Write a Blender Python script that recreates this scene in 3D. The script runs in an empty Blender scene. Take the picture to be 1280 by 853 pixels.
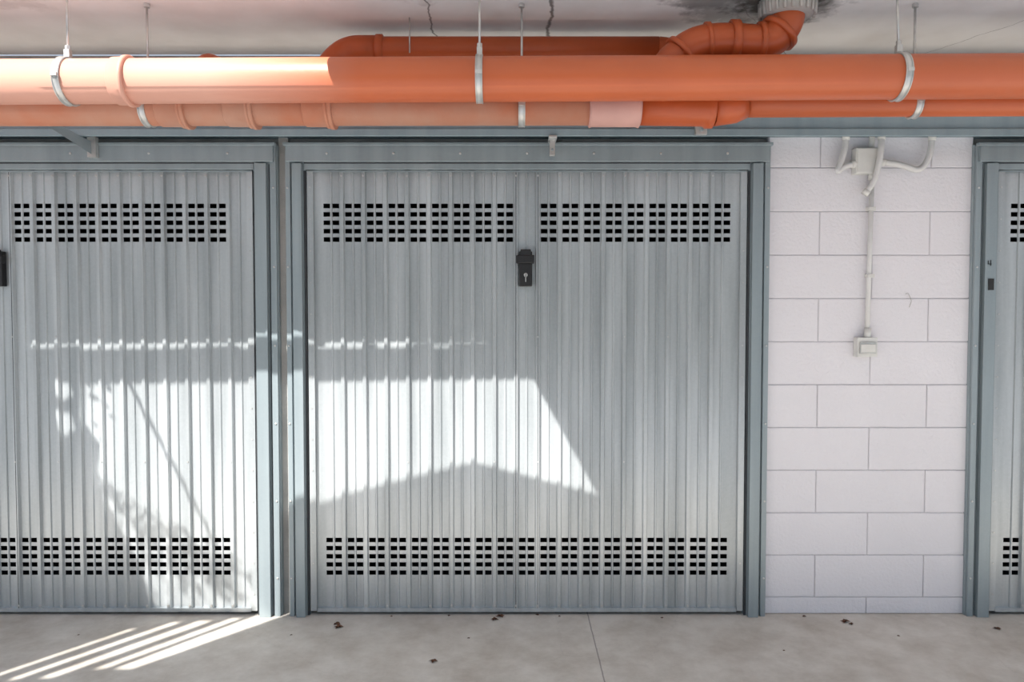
import bpy, math, random
from mathutils import Vector, Matrix
random.seed(4)
S=270.0
def PX(px,d=0.0,cy=None): return (px-640)*(3.42-d)/924.0
def PZ(py,d=0.0): return 1.4+(394-py)*(3.42-d)/924.0

# ---------------- materials
def mat(name, col, rough=0.6, metal=0.0, var=0.08, scale=8, bump=0.0, bscale=60, col2=None, stretch=None, sheen=0, sun_tint=None):
    m=bpy.data.materials.new(name); m.use_nodes=True
    nt=m.node_tree; b=nt.nodes['Principled BSDF']
    b.inputs['Roughness'].default_value=rough; b.inputs['Metallic'].default_value=metal
    if sheen:
        b.inputs['Sheen Weight'].default_value=sheen; b.inputs['Sheen Roughness'].default_value=.5
    tc=nt.nodes.new('ShaderNodeTexCoord'); mp=nt.nodes.new('ShaderNodeMapping')
    nt.links.new(tc.outputs['Object'],mp.inputs[0])
    if stretch: mp.inputs['Scale'].default_value=stretch
    n=nt.nodes.new('ShaderNodeTexNoise'); n.inputs['Scale'].default_value=scale; n.inputs['Detail'].default_value=6
    nt.links.new(mp.outputs[0],n.inputs[0])
    r=nt.nodes.new('ShaderNodeValToRGB')
    r.color_ramp.elements[0].position=.3; r.color_ramp.elements[1].position=.7
    c2=col2 or tuple(max(0,c*(1-var*2)) for c in col)
    r.color_ramp.elements[0].color=(*c2,1); r.color_ramp.elements[1].color=(*col,1)
    nt.links.new(n.outputs[0],r.inputs[0]); out=r.outputs[0]
    if sun_tint:  # sunlight painted into the colour, paler toward one end of the run
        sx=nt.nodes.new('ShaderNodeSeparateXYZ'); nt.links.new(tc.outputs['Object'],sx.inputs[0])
        mr=nt.nodes.new('ShaderNodeMapRange'); mr.inputs['From Min'].default_value=sun_tint[0]; mr.inputs['From Max'].default_value=sun_tint[1]; mr.inputs['To Max'].default_value=sun_tint[2]
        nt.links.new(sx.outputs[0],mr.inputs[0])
        mx=nt.nodes.new('ShaderNodeMixRGB'); mx.inputs[2].default_value=(*sun_tint[3],1)
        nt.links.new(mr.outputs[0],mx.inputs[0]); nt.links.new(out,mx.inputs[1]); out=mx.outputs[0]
    nt.links.new(out,b.inputs['Base Color'])
    if bump>0:
        n2=nt.nodes.new('ShaderNodeTexNoise'); n2.inputs['Scale'].default_value=bscale; n2.inputs['Detail'].default_value=4
        nt.links.new(tc.outputs['Object'],n2.inputs[0])
        bp=nt.nodes.new('ShaderNodeBump'); bp.inputs['Strength'].default_value=bump; bp.inputs['Distance'].default_value=.004
        nt.links.new(n2.outputs[0],bp.inputs['Height']); nt.links.new(bp.outputs[0],b.inputs['Normal'])
    return m
def galv(name,c1,c2,metal=.55,rough=.42,spk=.10):
    m=bpy.data.materials.new(name); m.use_nodes=True
    nt=m.node_tree; b=nt.nodes['Principled BSDF']
    b.inputs['Metallic'].default_value=metal
    tc=nt.nodes.new('ShaderNodeTexCoord')
    v=nt.nodes.new('ShaderNodeTexVoronoi'); v.inputs['Scale'].default_value=110
    nt.links.new(tc.outputs['Object'],v.inputs['Vector'])
    mp=nt.nodes.new('ShaderNodeMapping'); mp.inputs['Scale'].default_value=(7,1,.4); nt.links.new(tc.outputs['Object'],mp.inputs[0])
    n=nt.nodes.new('ShaderNodeTexNoise'); n.inputs['Scale'].default_value=2.0; n.inputs['Detail'].default_value=5
    nt.links.new(mp.outputs[0],n.inputs[0])
    mx=nt.nodes.new('ShaderNodeMath'); mx.operation='MULTIPLY_ADD'; mx.inputs[1].default_value=spk
    sep=nt.nodes.new('ShaderNodeSeparateColor'); nt.links.new(v.outputs['Color'],sep.inputs[0])
    nt.links.new(sep.outputs[0],mx.inputs[0])
    nt.links.new(n.outputs[0],mx.inputs[2])
    r=nt.nodes.new('ShaderNodeValToRGB'); r.color_ramp.elements[0].position=.32; r.color_ramp.elements[1].position=.70
    r.color_ramp.elements[0].color=(*c1,1); r.color_ramp.elements[1].color=(*c2,1)
    nt.links.new(mx.outputs[0],r.inputs[0]); nt.links.new(r.outputs[0],b.inputs['Base Color'])
    b.inputs['Roughness'].default_value=rough
    return m
M={}
M['panel']=galv('galvanised_panel',(.37,.40,.41),(.57,.60,.61),.38,.30,.05)
M['frame']=galv('galvanised_frame',(.27,.32,.34),(.34,.395,.415),.25,.38,.05)
M['beam']=galv('beam_steel',(.22,.29,.32),(.28,.35,.38),.2,.5,.04)
M['zinc']=mat('zinc',(.66,.66,.64),.35,.6,.1,30)
M['dark']=mat('dark_rubber',(.012,.012,.013),.5,0,.1,20)
M['gap']=mat('seam_shadow_strip',(.05,.055,.06),.8,0,.1,20)  # dark strips stand in for the shade inside the door seams
M['orange']=mat('orange_pvc',(.58,.135,.045),.38,0,.08,3,.15,40,col2=(.51,.115,.04),sun_tint=(-.55,-1.1,.6,(.82,.52,.42)))
M['orange2']=mat('orange_pvc_fitting',(.54,.105,.028),.38,0,.08,4,.1,40)
M['dusty']=mat('dusty_orange_pvc',(.54,.19,.10),.6,0,.1,6,.2,40,col2=(.54,.28,.19),sheen=.1)
M['pink']=mat('faded_sleeve_pvc',(.64,.36,.31),.6,0,.1,6,.1,40)
M['white']=mat('white_plastic',(.74,.73,.69),.5,0,.05,20)
M['conduit']=mat('conduit_plastic',(.76,.75,.73),.5,0,.04,20)
M['block']=mat('painted_block',(.81,.785,.81),.85,0,.02,3,.9,70)
M['mortar']=mat('painted_mortar',(.68,.66,.68),.9,0,.04,10,.5,80)
M['conc']=mat('raw_concrete',(.50,.48,.45),.9,0,.12,10,.6,60)
M['dint']=mat('garage_interior_concrete',(.10,.10,.10),.9,0,.1,4)
M['asph']=mat('driveway_paving',(.40,.41,.43),.9,0,.12,5,.6,60)
M['leaf']=mat('dry_leaf',(.16,.07,.035),.8,0,.2,30)
M['dapple']=mat('dapple_leaf',(.06,.14,.03),.6,0,.2,30)
M['hedge']=mat('hedge_foliage',(.09,.14,.045),.8,0,.4,9,1,20,col2=(.02,.035,.012))
M['tag']=mat('black_ink',(.02,.02,.02),.6,0,.05,5)

# ---------------- builder
class B:
    def __init__(s): s.v=[];s.f=[];s.m=[];s.sm=[];s.mats=[]
    def mi(s,k):
        if k not in s.mats: s.mats.append(k)
        return s.mats.index(k)
    def face(s,idx,k,smooth=False): s.f.append(idx); s.m.append(s.mi(k)); s.sm.append(smooth)
    def quad(s,pts,k,smooth=False):
        n=len(s.v); s.v+=[tuple(p) for p in pts]; s.face(list(range(n,n+len(pts))),k,smooth)
    def box(s,x0,x1,y0,y1,z0,z1,k,R=None):
        n=len(s.v)
        ps=[Vector((x,y,z)) for z in(z0,z1) for y in(y0,y1) for x in(x0,x1)]
        if R is not None:
            c=Vector(((x0+x1)/2,(y0+y1)/2,(z0+z1)/2)); ps=[R@(p-c)+c for p in ps]
        s.v+=[tuple(p) for p in ps]
        for q in [(0,2,3,1),(4,5,7,6),(0,1,5,4),(2,6,7,3),(0,4,6,2),(1,3,7,5)]:
            s.face([n+i for i in q],k)
    def tube(s,pts,r,k,seg=24,cap=True,smooth=True):
        pts=[Vector(p) for p in pts]; N=len(pts)
        rs=r if isinstance(r,(list,tuple)) else [r]*N
        T=[]
        for i in range(N):
            a=pts[max(0,i-1)]; b=pts[min(N-1,i+1)]
            t=(b-a)
            if t.length<1e-7: t=T[-1] if T else Vector((1,0,0))
            T.append(t.normalized())
        u=T[0].orthogonal().normalized(); n0=len(s.v)
        for i in range(N):
            u=(u-T[i]*u.dot(T[i])).normalized(); w=T[i].cross(u)
            for j in range(seg):
                a=2*math.pi*j/seg
                s.v.append(tuple(pts[i]+(u*math.cos(a)+w*math.sin(a))*rs[i]))
        for i in range(N-1):
            for j in range(seg):
                a=n0+i*seg+j; b=n0+i*seg+(j+1)%seg
                s.face([a,b,b+seg,a+seg],k,smooth)
        if cap:
            s.face([n0+j for j in range(seg)][::-1],k); s.face([n0+(N-1)*seg+j for j in range(seg)],k)
    def obj(s,name,parent=None,bevel=0):
        me=bpy.data.meshes.new(name); me.from_pydata(s.v,[],s.f)
        for k in s.mats: me.materials.append(M[k])
        for p,mi,sm in zip(me.polygons,s.m,s.sm): p.material_index=mi; p.use_smooth=sm
        me.update()
        o=bpy.data.objects.new(name,me); bpy.context.scene.collection.objects.link(o)
        if parent: o.parent=parent
        if bevel:
            md=o.modifiers.new('bevel','BEVEL'); md.width=bevel; md.segments=2; md.limit_method='ANGLE'
        return o
def empty(name,loc=(0,0,0)):
    e=bpy.data.objects.new(name,None); e.empty_display_size=.1
    bpy.context.scene.collection.objects.link(e); return e
def rounded(pts,rad,n=8):
    pts=[Vector(p) for p in pts]; out=[pts[0]]
    for i in range(1,len(pts)-1):
        a,b,c=pts[i-1],pts[i],pts[i+1]
        r=min(rad,(a-b).length*.49,(c-b).length*.49)
        p=b+(a-b).normalized()*r; q=b+(c-b).normalized()*r
        for j in range(n+1):
            t=j/n; out.append(p*(1-t)**2+b*2*t*(1-t)+q*t*t)
    out.append(pts[-1]); return out
def resample(pts,step):
    out=[pts[0]];acc=0
    for a,b in zip(pts,pts[1:]):
        L=(b-a).length
        while acc+L>=step:
            t=(step-acc)/L; a=a+(b-a)*t; out.append(a.copy()); L=(b-a).length; acc=0
            if L<1e-9: break
        acc+=L
    return out

# ---------------- garage doors
RD=.015
def door(cx,hw,jl,jr,upper,lower,lockz=None,lefttrim=True):
    root=empty('garage_door')
    p=B()
    z0,z1=.02,2.060
    kmax=int(math.floor((hw-.058)/.1))
    pts=[(-hw,0.0,None),(-kmax*.1-.0575,0,None)]
    for k in range(-kmax,kmax+1):
        c=k*.1
        pts+=[(c-.0425,-RD,None),(c-.0380,0,None),(c-.0360,0,None),(c-.0060,0,('h',k)),(c-.0025,-.006,None),(c+.0025,-.006,None),(c+.0060,0,None),(c+.0360,0,('h',k)),(c+.0380,0,None),(c+.0425,-RD,None)]
    pts+=[(kmax*.1+.0575,0,None),(hw,0.0,None)]
    pts[2]=(pts[2][0],0,None); pts[-3]=(pts[-3][0],0,None)
    zr=[z0]
    rows=[]
    for base,tag in ((.185,'lo'),(1.738,'up')):
        for i in range(5):
            a=base+i*.0385; rows.append((a,a+.021,tag)); zr+=[a,a+.021]
    zr.append(z1)
    zr=sorted(zr)
    for i in range(len(pts)-1):
        xa,ya,_=pts[i]; xb,yb,t=pts[i+1]
        for j in range(len(zr)-1):
            a,b=zr[j],zr[j+1]
            if t:
                tag=None
                for (ra,rb,tg) in rows:
                    if abs(ra-a)<1e-6 and abs(rb-b)<1e-6: tag=tg
                if tag=='up' and t[1] in upper: continue
                if tag=='lo' and t[1] in lower: continue
            p.quad([(cx+xa,ya,a),(cx+xb,yb,a),(cx+xb,yb,b),(cx+xa,ya,b)],'panel')
    p.box(cx-.052,cx-.049,-RD-.001,-.006,z0,z1,'gap')
    p.box(cx+.050,cx+.052,-RD-.001,-.006,z0,z1,'gap')
    for k in range(-kmax-1,kmax+1):
        xx=cx+k*.1+.05
        if abs(xx-cx)>hw-.06: continue
        for z in (2.038,.045): 
            p.tube([(xx,-RD+.001,z),(xx,-RD-.004,z)],.0045,'zinc',8)
        if k%2==0:
            for z in (1.30,.72):
                p.tube([(xx,-RD+.001,z),(xx,-RD-.003,z)],.0035,'zinc',8)
    for sx in(-1,1):
        xe=cx+sx*hw
        p.box(min(xe,xe-sx*.028),max(xe,xe-sx*.028),-.017,-.001,z0,z1,'panel')
        for i in range(14): 
            zz=.1+i*.145; p.tube([(xe-sx*.014,-.016,zz),(xe-sx*.014,-.0195,zz)],.0035,'zinc',8)
    p.box(cx-hw,cx+hw,-.020,-.0145,z1-.006,z1,'frame')
    p.box(cx-hw+.03,cx+hw-.03,-.0165,.0,z0-.005,z0+.012,'panel')
    p.obj('door_leaf',root)
    f=B()
    L=cx-hw; R=cx+hw
    def jamb(a,b,s):
        lo,hi=min(a,b),max(a,b); w=hi-lo
        f.box(lo,hi,-.018,.03,0,2.178,'frame')
        i0=a+s*.014; i1=a+s*w*.60
        f.box(min(i0,i1),max(i0,i1),-.045,-.018,0,2.09,'frame')
        o0=b-s*w*.28; o1=b-s*.004
        f.box(min(o0,o1),max(o0,o1),-.032,-.018,0,2.173,'frame')
        f.box(min(a,a+s*.011),max(a,a+s*.011),-.019,-.012,0,2.06,'gap')
        q0=a+s*w*.63; q1=a+s*w*.68
        f.box(min(q0,q1),max(q0,q1),-.019,-.012,0,2.09,'gap')
        for i in range(6):
            zz=.18+i*.36; xx=b-s*w*.14
            f.tube([(xx,-.031,zz),(xx,-.036,zz)],.005,'zinc',8)
    jamb(L-.004,L-jl,-1); jamb(R+.004,R+jr,1)
    f.box(L-jl+.012,R+jr-.012,-.048,.03,2.096,2.172,'frame')
    f.box(L-.01,R+.01,-.028,.03,2.064,2.092,'frame')
    f.box(L-.01,R+.01,-.030,.02,2.090,2.097,'gap')
    f.box(L-jl,R+jr,-.054,-.03,2.168,2.181,'frame')
    for i in range(7):
        xx=L+.1+i*(2*hw-.2)/6; f.tube([(xx,-.047,2.132),(xx,-.052,2.132)],.006,'zinc',8)
    f.obj('door_frame',root,bevel=.002)
    lk=B()
    zc=1.612
    lx=cx-.006
    lk.box(lx-.030,lx+.030,-.036,-.002,zc-.080,zc+.080,'dark')
    lk.box(lx-.043,lx+.039,-.052,-.024,zc+.024,zc+.062,'dark')
    lk.box(lx-.024,lx+.024,-.050,-.026,zc+.057,zc+.088,'dark')
    lk.tube([(lx,-.032,zc-.028),(lx,-.042,zc-.028)],.009,'zinc',20)
    lk.obj('lock_handle',root,bevel=.004)
    ky=B(); ky.box(lx-.002,lx+.002,-.046,-.0425,zc-.060,zc-.022,'zinc'); ky.tube([(lx,-.046,zc-.034),(lx,-.0425,zc-.034)],.006,'zinc',16)
    ky.obj('key_plate',root)
    return root
U=set(range(-9,10))-{0}
door(.0685,1.007,.098,.105,U,set(range(-9,10)))
door(-2.353,1.165,.10,.117,set(range(-10,11))-{0},set(range(-10,11)))
door(3.232,1.007,.115,.105,U,set(range(-9,10)))

t=B()
t.box(PX(1226),PX(1233),-.0475,-.0455,PZ(363),PZ(349),'tag')
zc=PZ(330);xc=PX(1227)
t.box(xc+.004,xc+.0075,-.0475,-.0455,zc-.012,zc+.014,'tag')
t.box(xc-.007,xc+.009,-.0475,-.0455,zc-.005,zc-.002,'tag')
t.box(xc-.007,xc-.0045,-.0475,-.0455,zc-.005,zc+.012,'tag')
t.obj('door_number_label')

# ---------------- wall
w=B()
w.box(1.176,2.118,.006,.25,0,2.33,'mortar')
rows=[0,.078]+[.078+.2*i for i in range(1,12)]
A=[1.417,1.925]; Bj=[1.66]
for i in range(len(rows)-1):
    js=Bj if i%2==0 else A
    xs=[1.18]+js+[2.116]
    for a,b in zip(xs,xs[1:]):
        dy=random.uniform(-.0012,.0012)
        w.box(a+.0018 if a!=1.18 else a,b-.0018 if b!=2.116 else b,dy,.1,rows[i]+.0018,min(rows[i+1],2.33)-.0018,'block')
w.obj('wall_back',bevel=.0035)
g=B()
g.box(-1.075,-1.03,.01,.25,0,2.33,'conc')
g.box(-5.5,-3.62,.0,.25,0,2.33,'block'); g.box(4.34,6,.0,.25,0,2.33,'block')
g.box(-5.5,6,.035,.25,2.18,2.598,'conc')
g.obj('wall_door_surround')
gi=B()
gi.box(-5.5,6,3.0,3.1,0,2.6,'dint'); gi.box(-5.5,6,.25,3.0,2.55,2.6,'dint'); gi.box(-5.5,6,.25,3.0,0,.004,'dint')
gi.box(-5.6,-5.5,.0,3.0,0,2.6,'dint'); gi.box(6,6.1,.0,3.0,0,2.6,'dint')
gi.box(-1.09,-1.02,.25,3.0,0,2.6,'dint'); gi.box(1.4,1.9,.25,3.0,0,2.6,'dint')
gi.obj('wall_garage_interior')

# ---------------- steel beam
b=B()
b.box(-5.4,5.9,-.12,.034,2.215,2.36,'beam')
b.box(-5.4,5.9,-.135,-.118,2.19,2.222,'beam')
b.box(-5.4,5.9,-.15,.034,2.36,2.368,'beam')
b.obj('steel_lintel_beam',bevel=.003)
br=B()
xa,xb=PX(66,.3),PX(118,.08)
n=len(br.v)
for (x,y,z,hh) in ((xa,-.30,2.205,.014),(xb,-.06,2.150,.028)):
    for dy in(-.012,.012):
        for dz in(-1,1): br.v.append((x,y+dy,z+dz*hh))
for q in [(0,1,5,4),(2,6,7,3),(0,4,6,2),(1,3,7,5),(0,2,3,1),(4,5,7,6)]: br.face([n+i for i in q],'frame')
br.box(xb-.02,xb+.018,-.075,-.05,2.11,2.20,'zinc')
br.box(xa-.015,xa+.03,-.31,-.285,2.195,2.218,'frame')
br.obj('door_stop_arm')
br=B()
x=PX(690,.1)
br.box(x-.018,x+.018,-.15,-.05,2.178,2.190,'zinc'); br.box(x-.012,x+.012,-.11,-.08,2.11,2.19,'zinc'); br.tube([(x,-.11,2.135),(x,-.118,2.135)],.006,'frame',8)
br.obj('door_guide_bracket',bevel=.002)

# ---------------- floor
def floor():
    me=bpy.data.meshes.new('floor'); me.from_pydata([(-8,-2.2,0),(8,-2.2,0),(8,.24,0),(-8,.24,0)],[],[(0,1,2,3)])
    o=bpy.data.objects.new('floor',me); bpy.context.scene.collection.objects.link(o)
    m=bpy.data.materials.new('concrete_floor'); m.use_nodes=True; nt=m.node_tree; N=nt.nodes; Lk=nt.links
    bs=N['Principled BSDF']; bs.inputs['Roughness'].default_value=.7
    tc=N.new('ShaderNodeTexCoord')
    n=N.new('ShaderNodeTexNoise'); n.inputs['Scale'].default_value=3.5; n.inputs['Detail'].default_value=10; n.inputs['Roughness'].default_value=.7
    Lk.new(tc.outputs['Object'],n.inputs[0])
    r=N.new('ShaderNodeValToRGB'); r.color_ramp.elements[0].position=.32; r.color_ramp.elements[1].position=.62
    r.color_ramp.elements[0].color=(.47,.415,.35,1); r.color_ramp.elements[1].color=(.68,.635,.57,1)
    Lk.new(n.outputs[0],r.inputs[0])
    sx=N.new('ShaderNodeSeparateXYZ'); Lk.new(tc.outputs['Object'],sx.inputs[0])
    n2=N.new('ShaderNodeTexNoise'); n2.inputs['Scale'].default_value=14; Lk.new(tc.outputs['Object'],n2.inputs[0])
    a=N.new('ShaderNodeMath'); a.operation='MULTIPLY_ADD'; a.inputs[1].default_value=.006; Lk.new(n2.outputs[0],a.inputs[0]); Lk.new(sx.outputs[0],a.inputs[2])
    s=N.new('ShaderNodeMath'); s.operation='SUBTRACT'; s.inputs[1].default_value=.357; Lk.new(a.outputs[0],s.inputs[0])
    ab=N.new('ShaderNodeMath'); ab.operation='ABSOLUTE'; Lk.new(s.outputs[0],ab.inputs[0])
    lt=N.new('ShaderNodeMath'); lt.operation='LESS_THAN'; lt.inputs[1].default_value=.0028; Lk.new(ab.outputs[0],lt.inputs[0])
    v=N.new('ShaderNodeTexVoronoi'); v.feature='DISTANCE_TO_EDGE'; v.inputs['Scale'].default_value=.9
    mp=N.new('ShaderNodeMixRGB'); mp.inputs[0].default_value=.12; Lk.new(tc.outputs['Object'],mp.inputs[1]); Lk.new(n.outputs['Color'],mp.inputs[2]); Lk.new(mp.outputs[0],v.inputs['Vector'])
    l2=N.new('ShaderNodeMath'); l2.operation='LESS_THAN'; l2.inputs[1].default_value=.0015; Lk.new(v.outputs['Distance'],l2.inputs[0])
    h=N.new('ShaderNodeMath'); h.operation='MULTIPLY'; h.inputs[1].default_value=.12; Lk.new(l2.outputs[0],h.inputs[0])
    mxx=N.new('ShaderNodeMath'); mxx.operation='MAXIMUM'; Lk.new(lt.outputs[0],mxx.inputs[0]); Lk.new(h.outputs[0],mxx.inputs[1])
    mul=N.new('ShaderNodeMath'); mul.operation='MULTIPLY'; mul.inputs[1].default_value=.6; Lk.new(mxx.outputs[0],mul.inputs[0])
    mix=N.new('ShaderNodeMixRGB'); mix.inputs[2].default_value=(.12,.10,.09,1); Lk.new(mul.outputs[0],mix.inputs[0]); Lk.new(r.outputs[0],mix.inputs[1])
    Lk.new(mix.outputs[0],bs.inputs['Base Color'])
    bp=N.new('ShaderNodeBump'); bp.inputs['Strength'].default_value=.2; bp.inputs['Distance'].default_value=.003; Lk.new(n2.outputs[0],bp.inputs['Height']); Lk.new(bp.outputs[0],bs.inputs['Normal'])
    me.materials.append(m)
floor()
dv=B(); dv.quad([(-8,-14,0),(8,-14,0),(8,-2.2,0),(-8,-2.2,0)],'asph'); dv.obj('ground_driveway')

# ---------------- ceiling (openings added out of view, shaped to cast the sun patches)
K=1.28; KX=.70; ZC=2.6
def C(px,py):
    xp=(px-640)/S; zp=1.4-(py-394)/S
    d=(ZC-zp)/K
    return (xp-KX*d,-d)
outer=[(-6.5,.03),(6.5,.03),(6.5,-2.75),(-6.5,-2.75)]
holes=[
 [(-300,352),(575,352),(595,385),(608,429.5),(530,429.5),(516,430),(515,435.5),(472,436.5),(470,430),(458,430),(455,436.5),(300,437),(296,433),(200,437.5),(100,438.5),(96,433),(40,438),(38,429),(-300,429)],
 [(540,432),(568,432),(570,436),(542,436)],
 [(106,481),(400,478),(667,475),(748,621),(592,580),(450,615),(356,645),(356,780),(336,960),(318,960),(322,780),(321,768),(240,768),(190,764),(165,700),(135,640),(118,600),(124,560),(104,530)],
 [(68,480),(86,479),(90,496),(74,503)],[(70,518),(86,516),(92,538),(78,548)],
 [(300,790),(312,790),(306,960),(296,960)],
 [(268,800),(284,800),(276,985),(264,985)],[(240,805),(250,805),(244,990),(236,990)],[(212,830),(218,830),(214,990),(208,990)],
]
cu=bpy.data.curves.new('ceiling_outline','CURVE'); cu.dimensions='2D'; cu.fill_mode='BOTH'; cu.extrude=.003
for poly in [outer]+[[C(*q) for q in h] for h in holes]:
    sp=cu.splines.new('POLY'); sp.points.add(len(poly)-1)
    for i,q in enumerate(poly): sp.points[i].co=(q[0],q[1],0,1)
    sp.use_cyclic_u=True
co=bpy.data.objects.new('tmp',cu); bpy.context.scene.collection.objects.link(co)
bpy.context.view_layer.update()
dg=bpy.context.evaluated_depsgraph_get()
me=bpy.data.meshes.new_from_object(co.evaluated_get(dg))
bpy.data.objects.remove(co)
ceil=bpy.data.objects.new('ceiling',me); bpy.context.scene.collection.objects.link(ceil); ceil.location=(0,0,ZC+.003)
def ceilmat():
    m=bpy.data.materials.new('ceiling_concrete'); m.use_nodes=True; nt=m.node_tree; N=nt.nodes; Lk=nt.links
    bs=N['Principled BSDF']; bs.inputs['Roughness'].default_value=.9
    tc=N.new('ShaderNodeTexCoord'); n=N.new('ShaderNodeTexNoise'); n.inputs['Scale'].default_value=3; n.inputs['Detail'].default_value=8
    Lk.new(tc.outputs['Object'],n.inputs[0])
    r=N.new('ShaderNodeValToRGB'); r.color_ramp.elements[0].position=.3; r.color_ramp.elements[1].position=.6
    r.color_ramp.elements[0].color=(.80,.78,.76,1); r.color_ramp.elements[1].color=(.92,.91,.90,1)
    Lk.new(n.outputs[0],r.inputs[0])
    prev=r.outputs[0]
    def stain(cx,cy,rad,scy,col,amt):
        nonlocal prev
        mp=N.new('ShaderNodeMapping'); mp.inputs['Location'].default_value=(-cx,-cy*scy,0); mp.inputs['Scale'].default_value=(1,scy,0)
        nn=N.new('ShaderNodeTexNoise'); nn.inputs['Scale'].default_value=9; nn.inputs['Detail'].default_value=7; nn.inputs['Roughness'].default_value=.65
        Lk.new(tc.outputs['Object'],nn.inputs[0]); Lk.new(tc.outputs['Object'],mp.inputs[0])
        ln=N.new('ShaderNodeVectorMath'); ln.operation='LENGTH'; Lk.new(mp.outputs[0],ln.inputs[0])
        a=N.new('ShaderNodeMath'); a.operation='MULTIPLY_ADD'; a.inputs[1].default_value=.5; Lk.new(nn.outputs[0],a.inputs[0]); Lk.new(ln.outputs['Value'],a.inputs[2])
        mr=N.new('ShaderNodeMapRange'); mr.inputs['From Min'].default_value=rad+.25+.05; mr.inputs['From Max'].default_value=rad+.25-.05; mr.inputs['To Max'].default_value=amt
        Lk.new(a.outputs[0],mr.inputs[0])
        mx=N.new('ShaderNodeMixRGB'); mx.inputs[2].default_value=(*col,1); Lk.new(mr.outputs[0],mx.inputs[0]); Lk.new(prev,mx.inputs[1]); prev=mx.outputs[0]
    stain(.98,-.50,.30,1.5,(.33,.33,.32),.7)
    stain(.75,-.56,.17,2.2,(.20,.19,.18),.7)
    stain(1.04,-.52,.16,1,(.07,.06,.05),.9)
    stain(-.35,-.60,.06,1.5,(.35,.33,.31),.5)
    stain(-1.9,-.52,.10,2.5,(.5,.48,.46),.4)
    def line(x,slope,wd,amt):
        nonlocal prev
        sx=N.new('ShaderNodeSeparateXYZ'); Lk.new(tc.outputs['Object'],sx.inputs[0])
        nn=N.new('ShaderNodeTexNoise'); nn.inputs['Scale'].default_value=9; nn.inputs['Detail'].default_value=5; Lk.new(tc.outputs['Object'],nn.inputs[0])
        a=N.new('ShaderNodeMath'); a.operation='MULTIPLY_ADD'; a.inputs[1].default_value=.06; Lk.new(nn.outputs[0],a.inputs[0]); Lk.new(sx.outputs[0],a.inputs[2])
        c=N.new('ShaderNodeMath'); c.operation='MULTIPLY_ADD'; c.inputs[1].default_value=slope; Lk.new(sx.outputs[1],c.inputs[0]); Lk.new(a.outputs[0],c.inputs[2])
        s=N.new('ShaderNodeMath'); s.operation='SUBTRACT'; s.inputs[1].default_value=x+.03; Lk.new(c.outputs[0],s.inputs[0])
        ab=N.new('ShaderNodeMath'); ab.operation='ABSOLUTE'; Lk.new(s.outputs[0],ab.inputs[0])
        mr=N.new('ShaderNodeMapRange'); mr.inputs['From Min'].default_value=wd; mr.inputs['From Max'].default_value=wd*.3; mr.inputs['To Max'].default_value=amt; Lk.new(ab.outputs[0],mr.inputs[0])
        mx=N.new('ShaderNodeMixRGB'); mx.inputs[2].default_value=(.14,.13,.12,1); Lk.new(mr.outputs[0],mx.inputs[0]); Lk.new(prev,mx.inputs[1]); prev=mx.outputs[0]
    line(-.33,0,.006,.8); line(.155,0,.009,.85); line(-2.35,-1.1,.006,.7); line(1.9,.5,.004,.5); line(1.25,-.7,.004,.5)
    Lk.new(prev,bs.inputs['Base Color'])
    bp=N.new('ShaderNodeBump'); bp.inputs['Strength'].default_value=.4; bp.inputs['Distance'].default_value=.01; Lk.new(n.outputs[0],bp.inputs['Height']); Lk.new(bp.outputs[0],bs.inputs['Normal'])
    return m
me.materials.clear(); me.materials.append(ceilmat())

hr=B()
a=C(153,470); c=C(268,690)
hr.tube([(a[0],a[1],ZC+.02),(c[0],c[1],ZC+.02)],.010,'frame',8)
hr.obj('shadow_bar')  # unseen bar, added over the opening to cast the diagonal shadow line
iv=B()
for i in range(430):
    u=random.random(); px=102+u*210+random.gauss(0,8)
    base=625+(px-100)*.62
    py=base+abs(random.gauss(0,1))*50-20
    if random.random()<.05: px=random.uniform(104,140); py=random.uniform(500,640)
    if py>775: continue
    x,y=C(px,py); r=random.uniform(.008,.018); a0=random.random()*6.28; tz=random.uniform(0,.04)
    pts=[(x+math.cos(a0+q)*r*s_,y+math.sin(a0+q)*r*s_,ZC+.05+tz) for q,s_ in((0,1.5),(1,.9),(2.2,1),(3.6,.6),(4.6,1),(5.5,.9))]
    iv.quad(pts,'dapple')
iv.obj('dapple_leaves')  # loose leaves added above the opening to dapple the sun patch
hd=B()
nx,nz=60,14
for i in range(nx+1):
    for j in range(nz+1):
        x=-10+20*i/nx; z=3.2*j/nz
        hd.v.append((x,-10.5+random.uniform(-.2,.2)-.05*j, z+ (random.uniform(-.3,.3) if j==nz else 0)))
for i in range(nx):
    for j in range(nz):
        a=i*(nz+1)+j; hd.face([a,a+nz+1,a+nz+2,a+1],'hedge')
hd.obj('garden_hedge')

# ---------------- pipes
DF,DB,DU=.67,.53,.34
def socket(bd,x,y,z,r,k,w=.07,lip=True):
    bd.tube([(x,y,z),(x+.004,y,z),(x+w-.016,y,z),(x+w-.014,y,z),(x+w,y,z),(x+w+.002,y,z)],[r+.001,r+.005,r+.006,r+.012,r+.012,r+.001],k,40)
def fz(x): return 2.268+x*.0047*1.2
fp=B()
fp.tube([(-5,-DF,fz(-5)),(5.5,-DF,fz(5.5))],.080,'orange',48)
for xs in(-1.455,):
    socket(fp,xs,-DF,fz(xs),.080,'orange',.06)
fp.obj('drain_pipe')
bp_=B()
zb=2.198
bp_.tube([(-5,-DB,zb-.005),(.30,-DB,zb)],.0625,'dusty',40)
for xs,k in ((-1.36,'dusty'),(-1.10,'dusty'),(-.80,'dusty')):
    socket(bp_,xs,-DB,zb,.0625,k,.10)
    bp_.tube([(xs+.1,-DB,zb),(xs+.10,-DB,zb),(xs+.115,-DB,zb)],[.07,.078,.078],'dusty',40)
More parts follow.
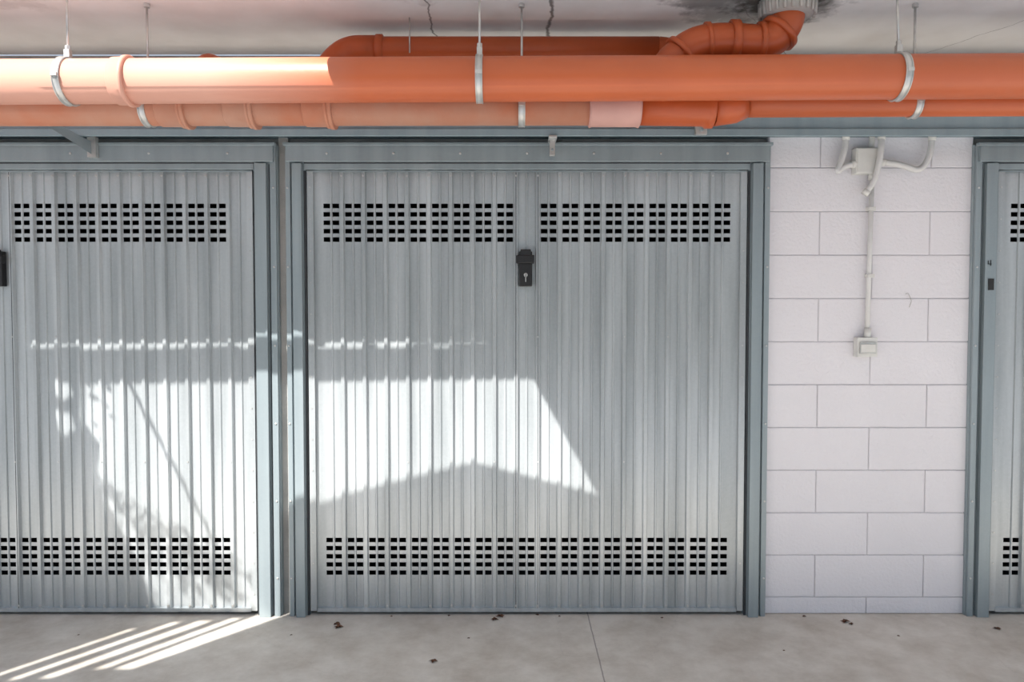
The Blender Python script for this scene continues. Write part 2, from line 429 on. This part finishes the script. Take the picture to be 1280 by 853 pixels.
bp_.tube([(.295,-DB,zb),(.30,-DB,zb),(.31,-DB,zb),(.48,-DB,zb),(.49,-DB,zb),(.495,-DB,zb)],[.064,.072,.068,.068,.072,.064],'pink',40)
bp_.tube([(.49,-DB,zb),(.74,-DB,zb),(.75,-DB,zb),(.775,-DB,zb),(.78,-DB,zb)],[.0625,.066,.074,.074,.06],'orange2',40)
bp_.tube([(.775,-DB,zb),(.86,-DB,zb+.012),(.9,-DB,zb+.02)],[.066,.066,.056],'orange2',40)
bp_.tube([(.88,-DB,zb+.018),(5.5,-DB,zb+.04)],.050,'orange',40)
bp_.obj('drain_pipe')
up=B()
path=rounded([(.60,-DU,2.49),(-.685,-DU,2.49),(-.745,-DU-.04,2.40),(-.76,-DB+.04,2.27)],.09,10)
up.tube(path,.053,'orange2',36)
up.tube([(-.56,-DU,2.49),(-.555,-DU,2.49),(-.53,-DU,2.49),(-.525,-DU,2.49)],[.054,.062,.062,.054],'orange2',36)
up.tube(rounded([(-.55,-DU,2.49),(-.68,-DU,2.49),(-.745,-DU-.04,2.40),(-.75,-DU-.07,2.33)],.1,10),.058,'orange2',36)
up.tube([(.60,-DU,2.49),(.72,-DU-.02,2.47),(.74,-DU-.05,2.40)],.053,'orange2',36)
up.obj('branch_drain_pipe')
st=B()
x=PX(262,.4); st.tube(rounded([(x,-.40,2.25),(x,-.40,2.41),(x,-.3,2.43)],.05),.05,'orange2',24); st.obj('drain_pipe_elbow')
dr=B()
D=.56
P=[(1.045,-D,2.598),(1.050,-D,2.52),(.985,-D,2.436),(.80,-D,2.448),(.69,-D,2.435),(.58,-D+.01,2.34),(.565,-DB,2.22)]
dr.tube(rounded(P,.06,8),.066,'orange2',36)
def ring(c,dirv,r,w,k):
    c=Vector(c); dv=Vector(dirv).normalized()
    dr.tube([c-dv*w/2,c-dv*w/2,c-dv*w/2+dv*.001,c+dv*w/2,c+dv*(w/2+.001)],[r-.012,r-.012,r,r,r-.012],k,36)
ring((1.018,-D,2.477),(-.67,0,-.74),.078,.022,'orange2')
ring((.945,-D,2.439),(1,0,.02),.077,.02,'orange2')
ring((.845,-D,2.446),(1,0,.02),.078,.03,'orange2')
ring((.645,-D,2.396),(.7,0,.62),.076,.02,'orange2')
ring((.745,-D,2.443),(1,0,.1),.073,.016,'orange2')
dr.tube([(1.05,-D,2.535),(1.05,-D,2.54),(1.05,-D,2.59),(1.05,-D,2.598)],[.062,.095,.102,.104],'conc',36)
for i in range(22):
    a=i/22*6.28; dr.tube([(1.05+.1*math.cos(a),-D+.1*math.sin(a),2.536),(1.05+.103*math.cos(a),-D+.103*math.sin(a),2.597)],.006,'conc',6)
dr.obj('drain_elbow_pipe')

def clamp(x,d,z,r,rodx=0):
    root=B()
    seg=[-.013,-.0129,.0129,.013]
    root.tube([(x+q,-d,z) for q in seg],[r+.0005,r+.006,r+.006,r+.0005],'zinc',40,cap=False)
    for q in(-.011,.011): root.tube([(x+q-.002,-d,z),(x+q,-d,z),(x+q+.002,-d,z)],[r+.005,r+.0085,r+.005],'zinc',40,cap=False)
    root.box(x-.010,x+.010,-d-.010,-d+.010,z+r,z+r+.035,'zinc')
    root.tube([(x,-d,z+r+.02),(x+rodx,-d,2.6)],.0045,'zinc',10)
    root.tube([(x,-d,z+r+.03),(x,-d,z+r+.05)],.010,'zinc',6,smooth=False)
    root.tube([(x+rodx,-d,2.585),(x+rodx,-d,2.598)],.012,'zinc',6,smooth=False)
    root.box(x-.011,x+.011,-d-r-.012,-d-r-.001,z-.006,z+.006,'zinc')
    root.obj('pipe_clamp_hanger')
for px in (92,600,1117): 
    x=(px-640)/336; clamp(x,DF,fz(x),.080,-.01 if px==1117 else 0)
for px in (190,652,1137):
    x=(px-640)/320; clamp(x,DB,zb if px<1000 else zb+.02,.0625 if px<1000 else .050)
h=B(); x=PX(516,DU); h.tube([(x,-DU-.056,2.46),(x,-DU-.056,2.6)],.003,'zinc',8); h.obj('hanger_wire')
jb=B(); x=(905-640)/322; jb.box(x-.02,x+.03,-.16,-.137,2.19,2.23,'zinc'); jb.tube([(x+.005,-.16,2.21),(x+.005,-.17,2.21)],.008,'frame',8); jb.obj('beam_bolt_plate',bevel=.002)

# ---------------- electrical
root=empty('electrical_junction_box')
e=B()
def W(px,py,d=.035): return Vector((PX(px,d),-d,PZ(py,d)))
a=W(1067,218,.05); c=W(1096,186,.05)
e.box(a.x,c.x,-.050,-.001,a.z,c.z,'white')
e.box(a.x+.004,c.x-.004,-.054,-.048,a.z+.004,c.z-.004,'white')
e.tube([W(1086,168,.02),W(1086,187,.02)],.012,'white',12)
e.obj('box_body',root,bevel=.003)
def corr(pts,r=.0125):
    bd=B(); p=resample(rounded(pts,.05,10),.0035)
    bd.tube(p,[r+(.0018 if i%2 else -.0006) for i in range(len(p))],'conduit',14)
    for q0,q1 in((p[0],p[1]),(p[-1],p[-2])):
        dv=(q1-q0).normalized(); bd.tube([q0,q0+dv*.025],.0165,'white',14)
    return bd
corr([W(1054,170),W(1053,188),W(1043,218),W(1052,209),W(1068,206)]).obj('conduit_flex_1',root)
corr([W(1098,170,.06),W(1097,198,.075),W(1090,228,.06),W(1077,245,.04)]).obj('conduit_flex_2',root)
corr([W(1096,204),W(1122,207),W(1146,216),W(1158,198),W(1161,170)]).obj('conduit_flex_3',root)
cd=B(); cd.tube([W(1087,216,.02),W(1084,418,.02)],.0105,'conduit',16)
cd.tube([W(1085,410,.02),W(1084,424,.02)],.015,'white',16)
cd.tube([W(1087,216,.02),W(1087,226,.02)],.0165,'white',16)
for py in(262,345): 
    p=W(1086.3,py,.02); cd.box(p.x-.015,p.x+.015,-.034,-.0,p.z-.008,p.z+.008,'white')
cd.obj('conduit_rigid',root)
sw=B(); a=W(1072,446,.04); c=W(1097,422,.04)
sw.box(a.x,c.x,-.042,-.001,a.z,c.z,'white'); sw.box(a.x+.008,c.x-.008,-.05,-.04,a.z+.014,c.z-.02,'zinc'); sw.box(a.x+.012,c.x-.012,-.053,-.049,a.z+.02,c.z-.03,'white')
sw.obj('light_switch',root,bevel=.003)
hk=B(); hk.tube(rounded([W(1131,368,.003),W(1134,366,.006),W(1139,376,.006),W(1136,384,.003)],.01),.0012,'conc',6); hk.obj('wall_hook_wire')

# ---------------- leaves
lf=B()
def leaf(px,py,s):
    k=(py-394)/1.4; depth=924/k; y=depth-3.42; x=(px-640)/k
    a=random.random()*6.28
    for j in range(2):
        a+=random.uniform(1,2)
        pts=[(0,-1,.1),(.45,-.4,.5),(.35,.4,.3),(0,1.1,.2),(-.4,.3,.6),(-.35,-.4,.3)]
        q=[]
        for u,v,z in pts:
            u*=s;v*=s; q.append((x+u*math.cos(a)-v*math.sin(a),y+u*math.sin(a)+v*math.cos(a),.001+z*s*random.uniform(.5,1)))
        n=len(lf.v); lf.v+=q
        lf.face([n,n+1,n+2,n+3],'leaf'); lf.face([n,n+3,n+4,n+5],'leaf')
for q in [(420,790,.022),(418,786,.018),(625,776,.022),(618,780,.018),(540,834,.018),(1062,783,.022),(1070,786,.014),(1255,792,.018),(672,774,.01),(585,804,.007),(1130,801,.007),(360,800,.006),(985,820,.006),(830,778,.008),(700,776,.008),(560,775,.008),(1010,776,.01),(90,800,.006),(487,776,.007)]:
    leaf(*q)
lf.obj('fallen_leaves')

# ---------------- light
sun=bpy.data.lights.new('sun','SUN'); sun.energy=14.5; sun.angle=math.radians(.5); sun.color=(1,.97,.93)
so=bpy.data.objects.new('sun',sun); bpy.context.scene.collection.objects.link(so)
so.rotation_euler=Vector((KX,1,-K)).to_track_quat('-Z','Y').to_euler(); so.location=(-4,-6,8)
wd=bpy.data.worlds.new('sky'); bpy.context.scene.world=wd; wd.use_nodes=True; nt=wd.node_tree
bg=nt.nodes['Background']; bg.inputs[1].default_value=1.3
tc=nt.nodes.new('ShaderNodeTexCoord'); sx=nt.nodes.new('ShaderNodeSeparateXYZ'); nt.links.new(tc.outputs['Generated'],sx.inputs[0])
r=nt.nodes.new('ShaderNodeValToRGB'); r.color_ramp.elements[0].position=.0; r.color_ramp.elements[0].color=(.76,.83,.91,1)
r.color_ramp.elements[1].position=.8; r.color_ramp.elements[1].color=(.45,.66,1,1)
nt.links.new(sx.outputs[2],r.inputs[0]); nt.links.new(r.outputs[0],bg.inputs[0])

cam=bpy.data.cameras.new('cam'); cam.lens=36*924/1280; cam.sensor_width=36
c=bpy.data.objects.new('camera',cam); bpy.context.scene.collection.objects.link(c)
c.location=(0,-3.42,1.4); c.rotation_euler=(math.radians(90-2.0),0,0)
bpy.context.scene.camera=c
bpy.context.scene.view_settings.view_transform='Standard'
bpy.context.scene.view_settings.exposure=-.5
